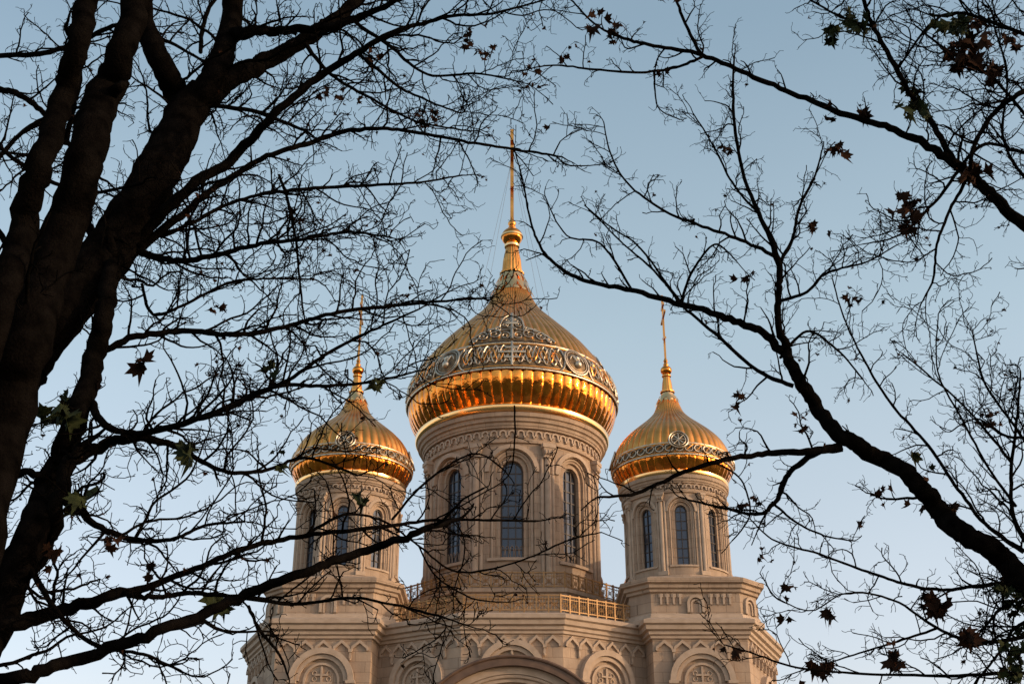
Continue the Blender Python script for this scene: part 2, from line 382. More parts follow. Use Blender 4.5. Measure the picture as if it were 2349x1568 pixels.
for sx in (-1,1):
    corn=[(0,25.75),(.10,25.78),(.12,25.9),(.04,25.94),(.04,26.3),(.14,26.33),(.16,26.42),(.2,26.44),(.22,26.55),(.3,26.6),(.33,26.8),(.2,26.82)]
    b,F0=drum(2.98,20.9,25.77,21.5,25.1,.39,8,[(.36,-.12),(.17,-.24),(0,-.40)],corn,.56)
    arcfrieze(b,F0,2.98,40,.04,26.02,26.1,.18,M_sto,False)
    b.obj('tower_drum',(sx*TX,TY,0),cath,True,28)
    ring=[(3.05,26.8),(3.28,26.82),(3.32,26.9),(3.33,27.05),(3.2,27.1)]
    belly=[(3.2,27.08),(3.36,27.35),(3.5,27.65),(3.56,27.9)]
    bp_=[(3.6,27.88),(3.63,28.15),(3.6,28.4),(3.52,28.68)]
    up=[(3.5,28.65),(3.36,29.15),(3.08,29.7),(2.62,30.25),(2.02,30.8),(1.40,31.35),(.96,31.85),(.74,32.35),(.6,32.8)]
    def sp_(s):
        lathe(s,[(.66,32.6),(.64,32.75),(.5,32.85),(.42,33.15),(.36,33.35)],M_rgold,24)
        for i in range(10):
            a=2*math.pi*i/10
            G=lambda da,z,r:(r*math.sin(a+da),-r*math.cos(a+da),z)
            s.add([G(-.3,32.95,.58),G(0,32.4,.86),G(.3,32.95,.58),G(0,33.05,.53)],[(0,1,3),(1,2,3)],M_rgold)
        lathe(s,[(.42,33.3),(.42,33.4),(.32,33.45),(.27,34.0),(.2,34.4),(.27,34.42),(.27,34.5),(.18,34.52)],M_gold,48,lambda r,z,a:r*(1+.08*abs(math.sin(6*a))))
        sphere(s,(0,0,34.85),.36,M_belly,24,12,.9)
        lathe(s,[(.14,35.15),(.17,35.25),(.1,35.4),(.14,35.5),(.07,35.7)],M_gold,16)
        cross(s,35.3,40.2,.06,.5)
    onion('tower_dome',(sx*TX,TY,0),.55,ring,belly,bp_,up,44,sp_,True,0)
    pb=Buf(); cx=10.1*sx; yf=68.8-CY; yb=76.2-CY
    poly=[(cx-2.45,yf),(cx+2.45,yf),(cx+3.55,yf+1.1),(cx+3.55,yb),(cx-3.55,yb),(cx-3.55,yf+1.1)]
    prism(pb,poly,[(0,17.6),(0,18.5),(.0,19.75),(.14,19.78),(.14,19.95),(.28,20.0),(.28,20.2),(.46,20.26),(.48,20.5),(.30,20.56),(-.2,20.75)],M_stw)
    prism(pb,poly,[(.34,18.05),(.34,18.3),(.18,18.36),(.12,18.55),(.0,18.62)],M_sto,False)
    Ff=flat((cx,yf),0)
    def niche(F):
        archivolt(pb,F,.48,.33,18.65,19.15,.16,M_sto,10); archivolt(pb,F,.28,.18,18.65,19.12,.08,M_sto,10)
    niche(Ff)
    for s0 in (-1.9,-1.55,-1.2,-.85,.85,1.2,1.55,1.9):
        F=(lambda s0:(lambda s,z,d:Ff(s+s0,z,d)))(s0)
        boxF(pb,F,-.055,.055,19.1,19.7,0,.11,M_sto); boxF(pb,F,-.13,-.055,19.5,19.7,0,.09,M_sto); boxF(pb,F,.055,.13,19.5,19.7,0,.09,M_sto)
    Fs=flat((cx+sx*3.0,yf+.55),sx*math.pi/4); niche(Fs)
    for y in (70.8,72.4,74):
        niche(flat((cx+sx*3.55,y-CY),sx*math.pi/2))
    pb.obj('tower_pedestal',(0,CY,0),cath)
    rb=Buf(); lathe(rb,[(4.0,18.2),(3.95,22.2),(3.3,23.8),(2.6,25.2),(.05,26.2)],M_gold,48)
    rb.obj('rear_tower_skirt',(sx*10.7,79.5,0),cath,True,40)
body=Buf()
half=[(2.7,67.4),(7.35,70.2),(7.6,68.55),(12.75,68.55),(15.5,75.2),(15.5,90),(12.75,96),(0,96)]
poly=[(x,y-CY) for x,y in half]+[(-x,y-CY) for x,y in half[:-1][::-1]]
prism(body,poly,[(.25,-.2),(.25,1.2),(.0,1.4),(0,9),(0,17.15)],M_stw,False)
prism(body,poly,[(0,17.15),(.12,17.18),(.12,17.32),(.24,17.38),(.24,17.55),(.40,17.62),(.42,17.85),(.56,17.92),(.56,18.12),(.1,18.3),(-.6,18.35)],M_sto)
def bay(F,w,zs,z0,big=1.0):
    archivolt(body,F,w,w*.82,zs,zs,.34,M_sto,18); archivolt(body,F,w*.81,w*.68,zs,zs,.20,M_sto,18)
    archivolt(body,F,w*.56,w*.49,z0,zs,.12,M_sto,14)
    for s_ in (-1,1):
        s0=s_*w*.9
        boxF(body,F,s0-.26,s0+.26,zs-.16,zs-.003,0,.46,M_sto)
        vs=[F(s0-.22,zs-.16,0),F(s0-.22,zs-.16,.4),F(s0+.22,zs-.16,.4),F(s0+.22,zs-.16,0),F(s0-.12,zs-.6,0),F(s0-.12,zs-.6,.22),F(s0+.12,zs-.6,.22),F(s0+.12,zs-.6,0)]
        body.add(vs,[(0,4,5,1),(1,5,6,2),(2,6,7,3)],M_sto)
        for q in (-.1,.1): sphere(body,Vector(F(s0+q,zs-.35,.3)),.09,M_sto,8,6,1.4)
        boxF(body,F,s0-.22,s0+.22,zs-.70,zs-.60,0,.32,M_sto)
        tube(body,[Vector(F(s0,z0-2,.14)),Vector(F(s0,zs-.7,.14))],.15,M_sto,10)
    t=.055
    cxz=zs-.1
    boxF(body,F,-t,t,cxz-1.0,cxz+.5*w,.0,.13,M_sto); boxF(body,F,-.34*w,.34*w,cxz-.05,cxz+.06,.0,.127,M_sto); boxF(body,F,-.2*w,.2*w,cxz+.22*w,cxz+.22*w+.09,.0,.124,M_sto)
    for sx_ in (-1,1):
        for j in range(6):
            cx_=sx_*.22*w; cz=cxz+.30*w-j*.30
            tube(body,[Vector(F(cx_+.12*math.cos(u*.7),cz+.12*math.sin(u*.7),.04)) for u in range(9)],.035,M_sto,4,True)
def facet(p,q):
    a=math.atan2(q[1]-p[1],q[0]-p[0]); return flat(((p[0]+q[0])/2,(p[1]+q[1])/2-CY),a)
Fc=facet((-2.7,67.4),(2.7,67.4)); Fr=facet((2.7,67.4),(7.35,70.2)); Fl=facet((-7.35,70.2),(-2.7,67.4))
Ftr=facet((7.6,68.55),(12.75,68.55)); Ftl=facet((-12.75,68.55),(-7.6,68.55))
Fer=facet((12.75,68.55),(15.5,75.2)); Fel=facet((-15.5,75.2),(-12.75,68.55))
bay(Fc,1.75,15.1,12.5); bay(Fr,1.72,14.85,12.2); bay(Fl,1.72,14.85,12.2); bay(Ftr,1.75,14.9,12.2); bay(Ftl,1.75,14.9,12.2)
bay(Fer,1.6,14.2,11.5); bay(Fel,1.6,14.2,11.5)
for F,L in ((Fc,5.2),(Fr,5.2),(Fl,5.2),(Ftr,4.9),(Ftl,4.9),(Fer,6.9),(Fel,6.9)):
    n=int(L/.86); 
    for i in range(n):
        s0=(i+.5-n/2)*L/n; w=L/n/2
        G=(lambda F,s0:(lambda s,z,d:F(s+s0,z,d)))(F,s0)
        A=[(-w,16.55),(-w*.9,16.75),(-w*.45,16.92),(0,17.12),(w*.45,16.92),(w*.9,16.75),(w,16.55)]
        B=[(-w+.1,16.50),(-w*.72,16.64),(-w*.36,16.78),(0,16.93),(w*.36,16.78),(w*.72,16.64),(w-.1,16.50)]
        band(body,G,A,.14,B,.14,M_sto); band(body,G,B,.14,B,0,M_sto); band(body,G,A,0,A,.14,M_sto)
        if i:
            boxF(body,G,-w-.10,-w+.10,16.42,16.58,0,.22,M_sto)
            boxF(body,G,-w-.06,-w+.06,16.10,16.42,0,.16,M_sto)
            sphere(body,Vector(G(-w,16.06,.08)),.08,M_sto,8,6)
body.obj('nave_walls',(0,CY,0),cath)
pl=Buf(); ap=7.75; oc=[(ap/math.cos(math.pi/8)*math.sin(math.pi/8+i*math.pi/4),-ap/math.cos(math.pi/8)*math.cos(math.pi/8+i*math.pi/4)) for i in range(8)]
prism(pl,oc,[(-.2,18.0),(-.2,20.6),(-.1,20.66),(-.1,20.8),(.05,20.9),(.05,21.15),(.22,21.22),(.22,21.45),(-.3,21.55)],M_stw)
pl.obj('drum_platform',(0,CY,0),cath)
def railing(name,pts,z0,h,pitch=.62):
    rb=Buf()
    for p,q in zip(pts,pts[1:]):
        L=math.hypot(q[0]-p[0],q[1]-p[1]); F=flat((p[0],p[1]-CY),math.atan2(q[1]-p[1],q[0]-p[0]))
        boxF(rb,F,0,L,z0+h-.07,z0+h,-.04,.04,M_rail); boxF(rb,F,0,L,z0+h*.74,z0+h*.74+.04,-.025,.025,M_rail); boxF(rb,F,0,L,z0+.06,z0+.12,-.03,.03,M_rail)
        n=max(1,round(L/pitch))
        for i in range(n+1):
            s=L*i/n; boxF(rb,F,s-.04,s+.04,z0-.1,z0+h+.05,-.045,.045,M_rail)
        for i in range(n):
            s0=L*i/n;w=L/n; zc=z0+.12+(h*.74-.12)/2; hh=(h*.74-.12)/2
            for u,v in (((s0,zc-hh),(s0+w,zc+hh)),((s0,zc+hh),(s0+w,zc-hh))):
                tube(rb,[Vector(F(u[0],u[1],0)),Vector(F(v[0],v[1],0))],.02,M_rail,4)
            for k in range(1,4):
                s=s0+w*k/4; tube(rb,[Vector(F(s,z0+.1,.0)),Vector(F(s,z0+h,.0))],.013,M_rail,4)
            tube(rb,[Vector(F(s0+w/2+.1*math.cos(k*.785),zc+.1*math.sin(k*.785),0)) for k in range(8)],.02,M_rail,4,True)
    rb.obj(name,(0,CY,0),cath)
railing('terrace_railing',[(-7.2,70.25),(-2.62,67.5),(2.62,67.5),(7.2,70.25)],18.4,.92)
oc2=[(x*.985,y*.985+CY) for x,y in oc]
railing('walkway_railing',[oc2[i%8] for i in (5,6,7,0,1,2)],21.55,.95)
pg=Buf(); Rg=5.5; zc=9.75
def gar(r,y): return [(r*math.cos(math.pi-math.pi*i/48),y,zc+r*math.sin(math.pi-math.pi*i/48)) for i in range(49)]
y0=63.6-CY;y1=67.9-CY
grid(pg,[gar(Rg+.0,y0),gar(Rg,y1)],M_copper); grid(pg,[gar(Rg-.5,y0),gar(Rg,y0)],M_copper); grid(pg,[gar(Rg-.5,y0),gar(Rg-.5,y0+.35)],M_copper)
tube(pg,[Vector(p) for p in gar(Rg-.06,y0-.02)],.09,M_copper,8)
for r,dy in ((Rg-.5,.35),(Rg-.86,.55),(Rg-1.22,.8)):
    grid(pg,[gar(r,y0+dy),gar(r-.36,y0+dy)],M_sto); grid(pg,[gar(r-.36,y0+dy),gar(r-.36,y0+dy+.3)],M_sto)
tube(pg,[Vector(p) for p in gar(Rg-.95,y0+.5)],.1,M_sto,8)
g=gar(Rg-1.55,y0+1.1); pg.add(g,[tuple(range(len(g)))],M_stw)
for s_ in (-1,1):
    F=flat((s_*(Rg-.75),y0),0)
    boxF(pg,F,-.75,.75,-.1,zc,-4.2,-.3,M_stw); boxF(pg,F,-.85,.85,zc-.4,zc+.003,-4.1,-.15,M_sto)
F=flat((0,y0+1.2),0); boxF(pg,F,-Rg+1.5,Rg-1.5,4.4,zc+.0,-.3,-.05,M_stw); boxF(pg,F,-1.4,1.4,0,4.2,-.5,-.3,M_frame)
pg.obj('porch_gable',(0,CY,0),cath,True,30)
# ------------------------------------------------------------ ground
def sheet(name,x0,x1,y0,y1,z,m,n=1):
    b=Buf(); rows=[[(x0+(x1-x0)*i/n,y0+(y1-y0)*j/n,z) for i in range(n+1)] for j in range(n+1)]; grid(b,rows,m); return b.obj(name)
sheet('ground',-3000,3000,-3000,3000,0,M_grass)
sheet('paved_courtyard',-34,34,28,110,.004,M_pave)
sheet('footpath',-1.8,1.8,-30,28,.004,M_pave)
# ------------------------------------------------------------ trees
def pixel_to_world(u,v,Y):  # limb points are image pixels, pushed out along the camera ray to a chosen depth
    dx=(u-1174.5)/FPX; dv=(784-v)/FPX; den=cp-dv*sp
    return Vector((Y*dx/den,Y,EYE+Y*(sp+dv*cp)/den))
def depth(Y,z): return Y*cp+(z-EYE)*sp
class Tree:
    def __init__(s,seed,gd=1.0): s.b=Buf(); s.nodes=[]; s.tips=[]; s.r=random.Random(seed); s.gd=gd
    def limb(s,pts,Y0=None,dY=0,root=None,w0=None,dens=1.0,lmax=1.0,twigs=True):
        if Y0 is None:
            Y0=min(s.nodes,key=lambda n:(n[0]-pts[0][0])**2+(n[1]-pts[0][1])**2)[2]
        P=crom([(float(a),float(c),float(w)) for a,c,w in pts],8)
        n=len(P); W=[];Rr=[]
        phx=s.r.random()*9; ja=0;jb=0
        for i,(u,v,w) in enumerate(P):
            Y=Y0+dY*i/(n-1)+.12*math.sin(phx+i*.35)*min(1,i/6)
            s.nodes.append((u,v,Y)); q=pixel_to_world(u,v,Y); rr=max(w,2.4)/2*depth(Y,q.z)/FPX
            ja=ja*.6+s.r.gauss(0,1); jb=jb*.6+s.r.gauss(0,1)
            q=q+Vector((ja,jb,s.r.gauss(0,1)))*min(rr*.22,.010)*min(1,i/3)
            W.append(q); Rr.append(rr*(1+s.r.uniform(-.05,.07)))
        if root:
            k=[Vector(p) for p,_ in root]; kr=[r for _,r in root]
            ex=crom([(*p,r) for p,r in zip([tuple(x) for x in k]+[tuple(W[0])],kr+[Rr[0]])],6)[:-1]
            W=[Vector(e[:3]) for e in ex]+W; Rr=[e[3] for e in ex]+Rr
        big=max(Rr)
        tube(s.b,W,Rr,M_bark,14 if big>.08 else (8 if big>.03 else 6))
        if not twigs: return
        acc=s.r.uniform(0,.2); 
        for i in range(1,len(W)):
            L=(W[i]-W[i-1]).length; acc+=L; r=Rr[i]
            if W[i].z<2.5: continue
            gap=(.20 if r<.03 else .32 if r<.06 else .8)/dens/s.gd
            while acc>gap:
                acc-=gap
                t=(W[i]-W[i-1]).normalized()
                s.shoot(W[i],t,s.r.uniform(.3,1.3)*lmax*(1 if r<.06 else 1.3),min(r*.6,.013 if r<.05 else .018),1)
        s.shoot(W[-1],(W[-1]-W[-2]).normalized(),.5*lmax,Rr[-1]*.8,1,0)
    def shoot(s,p,t,L,r,lev,ang=None):
        R_=s.r
        if ang is None: ang=R_.uniform(.6,1.2)
        q=t.orthogonal().normalized(); ax=t.cross(q); ph=R_.uniform(0,6.283)
        side=q*math.cos(ph)+ax*math.sin(ph)
        d=(t*math.cos(ang)+side*math.sin(ang)).normalized()
        if lev==1 and ang>0: d=(d+Vector((0,0,.30))).normalized()
        seg={1:.07,2:.045,3:.028}[lev]; n=max(2,int(L/seg))
        pts=[p]; rad=[r]; x=p
        wob={1:.27,2:.40,3:.5}[lev]; up={1:.02,2:.05,3:.08}[lev]
        for i in range(n):
            d=(d+Vector((R_.gauss(0,wob),R_.gauss(0,wob),R_.gauss(0,wob)+up))*.75).normalized()
            x=x+d*seg*R_.uniform(.7,1.3); pts.append(x)
            rad.append(r+( {1:.0048,2:.0034,3:.0028}[lev]-r)*(i+1)/n)
            if lev<3 and i<n:
                pr={1:.74,2:.70}[lev]
                if R_.random()<pr:
                    k=(1-i/n)
                    if lev==1: s.shoot(x,d,R_.uniform(.10,.50)*(.35+.65*k)*min(1,L+.2),max(rad[-1]*.6,.0040),2)
                    else: s.shoot(x,d,R_.uniform(.035,.13),max(rad[-1]*.7,.0032),3)
        rad[-1]*=1.25
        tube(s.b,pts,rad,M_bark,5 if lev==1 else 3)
        s.tips.append(x)
    def leaf(s,p,size,m):
        R_=s.r
        shp=[(0,0),(.12,.05),(.42,-.08),(.34,.16),(.55,.34),(.30,.42),(.28,.56),(.12,.52),(0,1.0),(-.12,.52),(-.28,.56),(-.30,.42),(-.55,.34),(-.34,.16),(-.42,-.08),(-.12,.05)]
        dn=Vector((R_.gauss(0,.5),R_.gauss(0,.5),-1)).normalized(); a=R_.uniform(0,6.283)
        sd=Vector((math.cos(a),math.sin(a),R_.gauss(0,.4))); sd=(sd-dn*sd.dot(dn)).normalized(); nn=dn.cross(sd)
        fold=R_.uniform(.3,1.3); curl=R_.uniform(-.8,.8)
        st=p+dn*size*.25+sd*R_.uniform(-.2,.2)*size
        tube(s.b,[p,st],.0016,m,3)
        vs=[]
        for x,y in shp: vs.append(tuple(st+sd*(x*size)+dn*(y*size)+nn*((abs(x)*fold+curl*y*y)*size)))
        vs.append(tuple(st+dn*size*.3)); c=len(shp)
        s.b.add(vs,[(i,(i+1)%c,c) for i in range(c)],m)
    def leaves(s,u,v,n,size,m):
        if not hasattr(s,'proj'):
            s.proj=[]
            for t in s.tips:
                dd=depth(t.y,t.z); s.proj.append((1174.5+FPX*t.x/dd,784-FPX*((t.z-EYE)*cp-t.y*sp)/dd))
        cand=sorted(range(len(s.tips)),key=lambda i:(s.proj[i][0]-u)**2+(s.proj[i][1]-v)**2)[:max(4,int(n*1.8))]
        for _ in range(n):
            s.leaf(s.tips[s.r.choice(cand)],size*s.r.uniform(.55,1.2),m)
T=Tree(11,1.45)
T.limb([(-150,1100,175),(0,880,150),(90,770,128),(200,640,118),(300,500,108),(380,360,98),(440,250,86),(500,170,58),(525,60,48),(545,-60,44),(600,-300,30),(640,-600,15)],10,1.2,root=[((-5.6,9.4,-.3),.55),((-5.4,9.5,1.2),.40),((-5.0,9.7,3.2),.34)],lmax=1.2)
T.limb([(430,270,60),(392,190,55),(350,100,50),(328,30,45),(300,-120,36),(300,-400,20)],None,-.8)
T.limb([(480,225,50),(540,175,46),(610,140,40),(700,90,33),(790,30,28),(880,-60,22),(1000,-200,10)],None,1.2)
T.limb([(530,80,34),(600,76,24),(680,66,20),(780,55,17),(880,15,13),(980,-30,9)],None,-1.2)
T.limb([(310,560,28),(420,440,24),(520,370,23),(620,270,20),(720,185,18),(830,115,15),(930,65,11),(1040,38,8),(1140,28,6),(1250,0,4)],None,-1.4,dens=.9,lmax=.85)
T.limb([(290,590,22),(400,505,18),(500,425,15),(600,365,13),(700,330,12),(800,300,11),(900,297,9),(1000,312,8),(1100,330,7),(1200,345,6),(1275,358,5)],None,1.4,dens=.7,lmax=.65)
T.limb([(1275,358,4),(1300,378,4),(1345,380,3),(1390,375,3)],None,.2,dens=.3,lmax=.35)
T.limb([(1270,355,4),(1285,325,3),(1315,305,3),(1340,295,2)],None,.2,dens=.3,lmax=.35)
T.limb([(300,570,18),(400,598,15),(500,583,12),(600,560,10),(700,548,8),(800,532,6),(900,545,4)],None,-.9,dens=1.2)
T.limb([(600,445,8),(720,432,8),(850,425,7),(960,418,5),(1060,402,4)],11,.6,dens=1.0,lmax=.7)
T.limb([(300,560,12),(420,520,10),(520,470,9),(620,440,8)],None,.8)
T.limb([(640,400,7),(662,470,7),(680,560,6),(688,660,5),(700,740,4)],None,.5,dens=1.1,lmax=.7)
T.limb([(325,650,8),(350,720,8),(420,700,7),(520,650,6),(600,640,5),(720,640,4)],10.4,.9)
T.limb([(-90,1560,90),(0,1410,80),(60,1250,74),(110,1120,68),(155,1020,56),(200,900,50),(232,780,46),(250,660,42),(262,590,40)],9.6,.6,root=[((-4.9,9.3,-.3),.5),((-4.6,9.4,1.5),.26)],dens=.8)
T.limb([(30,1330,50),(85,1285,44),(125,1200,36),(160,1060,30)],None,.0,dens=.5)
T.limb([(220,808,18),(330,768,15),(450,762,13),(560,768,12),(680,742,10),(760,718,9),(900,702,8),(1010,690,6),(1110,684,4)],None,1.2,dens=1.1,lmax=.9)
T.limb([(205,915,20),(245,975,17),(330,992,14),(450,962,13),(560,915,12),(660,870,9),(760,805,8),(880,745,6),(980,700,4)],None,-1.0,dens=1.1,lmax=.9)
T.limb([(150,1065,32),(220,1030,27),(300,1005,22),(400,1020,14),(500,1075,11),(600,1080,9),(700,1050,7),(820,1090,5)],None,.9,dens=1.0,lmax=.9)
T.limb([(300,1005,16),(420,970,13),(540,930,12),(640,885,10),(740,885,8),(860,875,6),(960,850,4)],None,1.3,dens=1.0,lmax=.8)
T.limb([(150,1150,20),(230,1210,15),(320,1238,12),(400,1235,9),(470,1205,7),(560,1195,5)],None,-.8,dens=1.1)
T.limb([(-20,1440,44),(100,1412,34),(230,1372,26),(330,1348,19),(450,1302,15),(580,1252,13),(700,1228,11),(870,1208,9),(1000,1192,7),(1110,1192,6),(1230,1195,5)],None,1.0,dens=.75,lmax=.7)
T.limb([(700,1228,8),(790,1180,7),(880,1195,6),(960,1250,5),(1050,1310,5),(1180,1290,4),(1300,1240,4),(1380,1220,3)],None,.7,dens=.75,lmax=.55)
T.limb([(280,1360,14),(340,1370,12),(430,1360,11),(560,1370,10),(680,1385,8),(800,1370,7),(900,1385,6),(1000,1410,5),(1090,1440,3)],None,-.6,dens=.9,lmax=.7)
T.limb([(960,1250,5),(1000,1320,4),(1080,1370,4),(1150,1380,3)],None,.3,dens=.8,lmax=.5)
T.limb([(570,1390,9),(600,1450,8),(640,1500,6),(665,1560,4)],None,.3,lmax=.5)
T.limb([(900,1190,6),(960,1120,6),(1040,1060,5),(1100,1040,4),(1160,1080,4)],11.2,.5,dens=.5,lmax=.5)
T.limb([(60,1290,16),(130,1400,12),(220,1480,10),(330,1500,8),(420,1540,6)],None,-.4,lmax=.9)
T.limb([(1180,930,4),(1182,1000,4),(1165,1090,3),(1090,1140,3),(1000,1190,4)],11,.4,dens=.4,lmax=.4)
T.limb([(0,1115,20),(60,1080,18),(110,1100,16)],9.6,.3)
for L in ([(-40,200,14),(40,215,14),(100,260,13),(160,330,11),(220,400,9)],[(-40,130,12),(90,122,12),(180,100,11),(270,60,10),(390,98,8),(480,150,6)],
          [(-40,400,12),(60,300,11),(160,250,9),(260,240,7)],[(-40,480,16),(20,560,14),(90,610,12)],[(180,445,26),(195,500,24),(230,560,22),(265,600,20)],
          [(-40,300,10),(80,400,10),(200,440,8),(330,420,7)],[(460,120,10),(470,40,10),(520,-40,8)],[(150,330,14),(170,240,12),(180,150,12),(150,60,10)],
          [(700,100,12),(760,170,9),(860,230,7),(960,280,5),(1080,300,4)],[(800,40,10),(900,110,8),(980,170,6),(1100,170,5),(1200,190,3)],[(820,120,9),(900,190,7),(980,230,5),(1060,260,4)]):
    T.limb(L,T.r.uniform(10,12.3),T.r.uniform(-.8,.8),dens=.85,lmax=.85)
T.limb([(400,240,12),(560,250,10),(700,300,7)],None,1,dens=1.2)
for u,v,n,sz,m in ((1100,100,18,.08,M_leafb),(980,265,26,.08,M_leafb),(800,225,12,.08,M_leafb),(860,130,8,.08,M_leafb),(430,1010,8,.20,M_leafg),(870,865,3,.14,M_leafg),
    (825,1140,3,.15,M_leafg),(285,830,4,.18,M_leafb),(100,900,20,.17,M_leafg),(180,1130,6,.18,M_leafg),(500,1360,6,.17,M_leafg),(240,1230,6,.10,M_leafb),
    (620,840,6,.11,M_leafg),(520,700,4,.10,M_leafb),(690,500,4,.08,M_leafb),(640,1040,4,.11,M_leafg),(740,200,6,.08,M_leafb),(120,1270,4,.14,M_leafb),(330,1300,4,.11,M_leafb)):
    T.leaves(u,v,n,sz,m)
for t in T.r.sample(T.tips,480): T.leaf(t,T.r.uniform(.025,.055),M_leafb)
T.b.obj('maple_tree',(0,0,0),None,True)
T2=Tree(5)
T2.limb([(-60,1250,130),(20,930,118),(60,760,105),(120,590,95),(180,410,86),(235,250,80),(270,150,66),(300,50,60),(335,-80,55),(400,-400,30)],6.4,.8,root=[((-3.1,6.1,-.3),.42),((-3.0,6.2,1.2),.2)],dens=.15)
T2.limb([(-30,800,74),(25,600,66),(75,450,60),(115,320,55),(150,190,52),(185,80,50),(215,-50,46),(250,-300,25)],6.2,.2,root=[((-3.4,6.0,-.3),.3),((-3.2,6.1,2),.13)],dens=.15)
T2.limb([(-120,1590,36),(60,1548,32),(150,1515,29),(300,1470,27),(450,1412,25),(600,1347,22),(750,1292,20),(870,1252,18),(980,1212,15),(1060,1188,9)],6.3,1.0,dens=.22,lmax=.5)
T2.limb([(230,250,30),(262,205,26),(292,188,14)],None,0,twigs=False)
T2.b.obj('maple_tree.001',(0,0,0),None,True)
T3=Tree(21,1.45)
T3.limb([(2560,1640,80),(2440,1450,66),(2330,1310,56),(2260,1250,50),(2180,1200,47),(2130,1140,44),(2080,1085,40),(2000,1042,38),(1930,1000,36),(1880,940,32),(1840,880,30),(1810,820,25),(1790,760,17),(1785,680,15),(1785,600,14),(1740,490,10),(1700,380,8),(1682,260,7),(1684,130,4)],12.2,1.0,root=[((7.6,11.8,-.3),.5),((7.3,11.9,1.5),.32)],dens=.5,lmax=.65)
T3.limb([(1800,808,22),(1740,760,19),(1650,725,16),(1560,697,14),(1450,665,12),(1350,645,10),(1280,610,8),(1235,560,6),(1215,500,5),(1200,420,4),(1182,350,3)],None,1.0,dens=.55,lmax=.6)
T3.limb([(1820,885,11),(1740,850,9),(1650,775,8),(1560,697,6)],None,.4,dens=.6,lmax=.6)
T3.limb([(1930,1025,24),(1850,1035,17),(1760,1040,14),(1660,1055,12),(1560,1085,10),(1460,1130,8),(1370,1140,5)],None,-.9,dens=.45,lmax=.5)
T3.limb([(1880,1035,16),(1815,1080,13),(1780,1150,11),(1740,1178,8),(1660,1165,6),(1560,1140,4)],None,.7,dens=.6,lmax=.55)
T3.limb([(1790,605,10),(1820,540,8),(1832,480,7),(1870,400,5),(1890,330,3)],None,.6,dens=.8,lmax=.6)
T3.limb([(1782,590,10),(1700,550,8),(1600,515,7),(1520,480,6),(1440,420,5),(1400,350,4),(1385,280,3)],None,-1,dens=.8,lmax=.55)
T3.limb([(1790,690,8),(1850,670,7),(1900,625,6),(1990,600,4),(2060,560,3)],None,-.8,dens=.8,lmax=.6)
T3.limb([(1740,490,6),(1680,420,5),(1640,340,4),(1590,260,3)],None,.5,dens=.8,lmax=.6)
T3.limb([(1560,697,6),(1500,620,5),(1430,560,4),(1350,480,3)],None,.5,dens=.7,lmax=.5)
T3.limb([(1560,700,7),(1590,620,6),(1640,560,5),(1690,600,3)],None,-.5,dens=.8,lmax=.6)
T3.limb([(1450,665,6),(1380,560,5),(1300,540,4),(1250,450,3)],None,.5,dens=.6,lmax=.45)
T3.limb([(1790,820,7),(1850,760,6),(1920,800,5),(1980,870,4)],None,.5,dens=.8,lmax=.6)
T3.limb([(1340,470,3),(1400,520,4),(1470,570,5),(1560,690,6)],13,.3,dens=.5,lmax=.4)
T3.limb([(2480,600,32),(2349,515,27),(2260,430,25),(2200,385,23),(2130,335,19),(2040,295,16),(1930,260,14),(1820,215,12),(1700,165,11),(1610,125,10),(1500,105,8),(1440,90,7),(1370,60,5),(1310,0,4)],11.6,1.2,root=[((7.4,11.7,-.3),.4),((7.2,11.8,3.5),.2),((6.2,11.7,6.5),.14)],dens=.5,lmax=.65)
T3.limb([(2200,385,16),(2140,290,14),(2090,220,12),(2040,130,11),(2000,50,10),(1970,-40,8),(1930,-200,5)],None,-.7,dens=.7,lmax=.9)
T3.limb([(1610,128,9),(1580,70,8),(1550,0,7),(1530,-80,5)],None,.4,dens=.4,lmax=.45)
T3.limb([(1612,130,8),(1560,152,7),(1470,165,6),(1350,158,5),(1260,150,4),(1190,165,3)],None,-.5,dens=.6,lmax=.4)
T3.limb([(1500,165,5),(1503,210,4),(1512,250,3),(1560,275,3)],None,.1,dens=.5,lmax=.25)
T3.limb([(2440,160,14),(2349,210,12),(2290,250,12),(2240,320,10),(2220,400,9),(2180,480,7),(2150,560,6),(2140,640,5),(2110,700,3)],11,.6,dens=.7,lmax=.8)
T3.limb([(2349,350,9),(2260,330,8),(2200,385,8)],11.3,.3,lmax=.7)
T3.limb([(2200,390,8),(2140,470,7),(2060,540,5),(1980,560,3)],None,-.6,dens=.8,lmax=.7)
T3.limb([(2400,100,10),(2300,60,9),(2200,30,7),(2130,60,6),(2060,160,4)],10.8,.8,dens=1.1,lmax=.9)
T3.limb([(2380,300,8),(2280,180,7),(2180,120,6),(2100,60,4)],11.4,.8,dens=1.1,lmax=.9)
T3.limb([(2400,460,8),(2330,380,7),(2300,300,6),(2310,180,5),(2280,60,4)],11.8,.5,dens=1.0,lmax=.8)
T3.limb([(2000,60,7),(1930,40,6),(1860,0,5)],None,.4,dens=.8,lmax=.7)
T3.limb([(2349,1265,12),(2260,1200,9),(2190,1110,8),(2120,1010,7),(2040,920,6),(1985,830,5),(1940,740,4),(1910,640,3)],12.8,.8,dens=.6,lmax=.6)
T3.limb([(2400,1300,14),(2330,1200,10),(2320,1080,8),(2335,950,6),(2340,850,4)],12.6,-.5,dens=.8,lmax=.8)
T3.limb([(2330,1160,8),(2260,1060,6),(2200,950,5),(2150,850,4),(2152,720,3)],None,-.7,dens=.6,lmax=.6)
T3.limb([(2320,1060,7),(2220,940,5),(2130,860,4),(2070,810,3)],None,.5,dens=.6,lmax=.5)
T3.limb([(2420,1120,8),(2330,980,6),(2260,880,5),(2230,760,3)],12.4,.4,dens=1,lmax=.8)
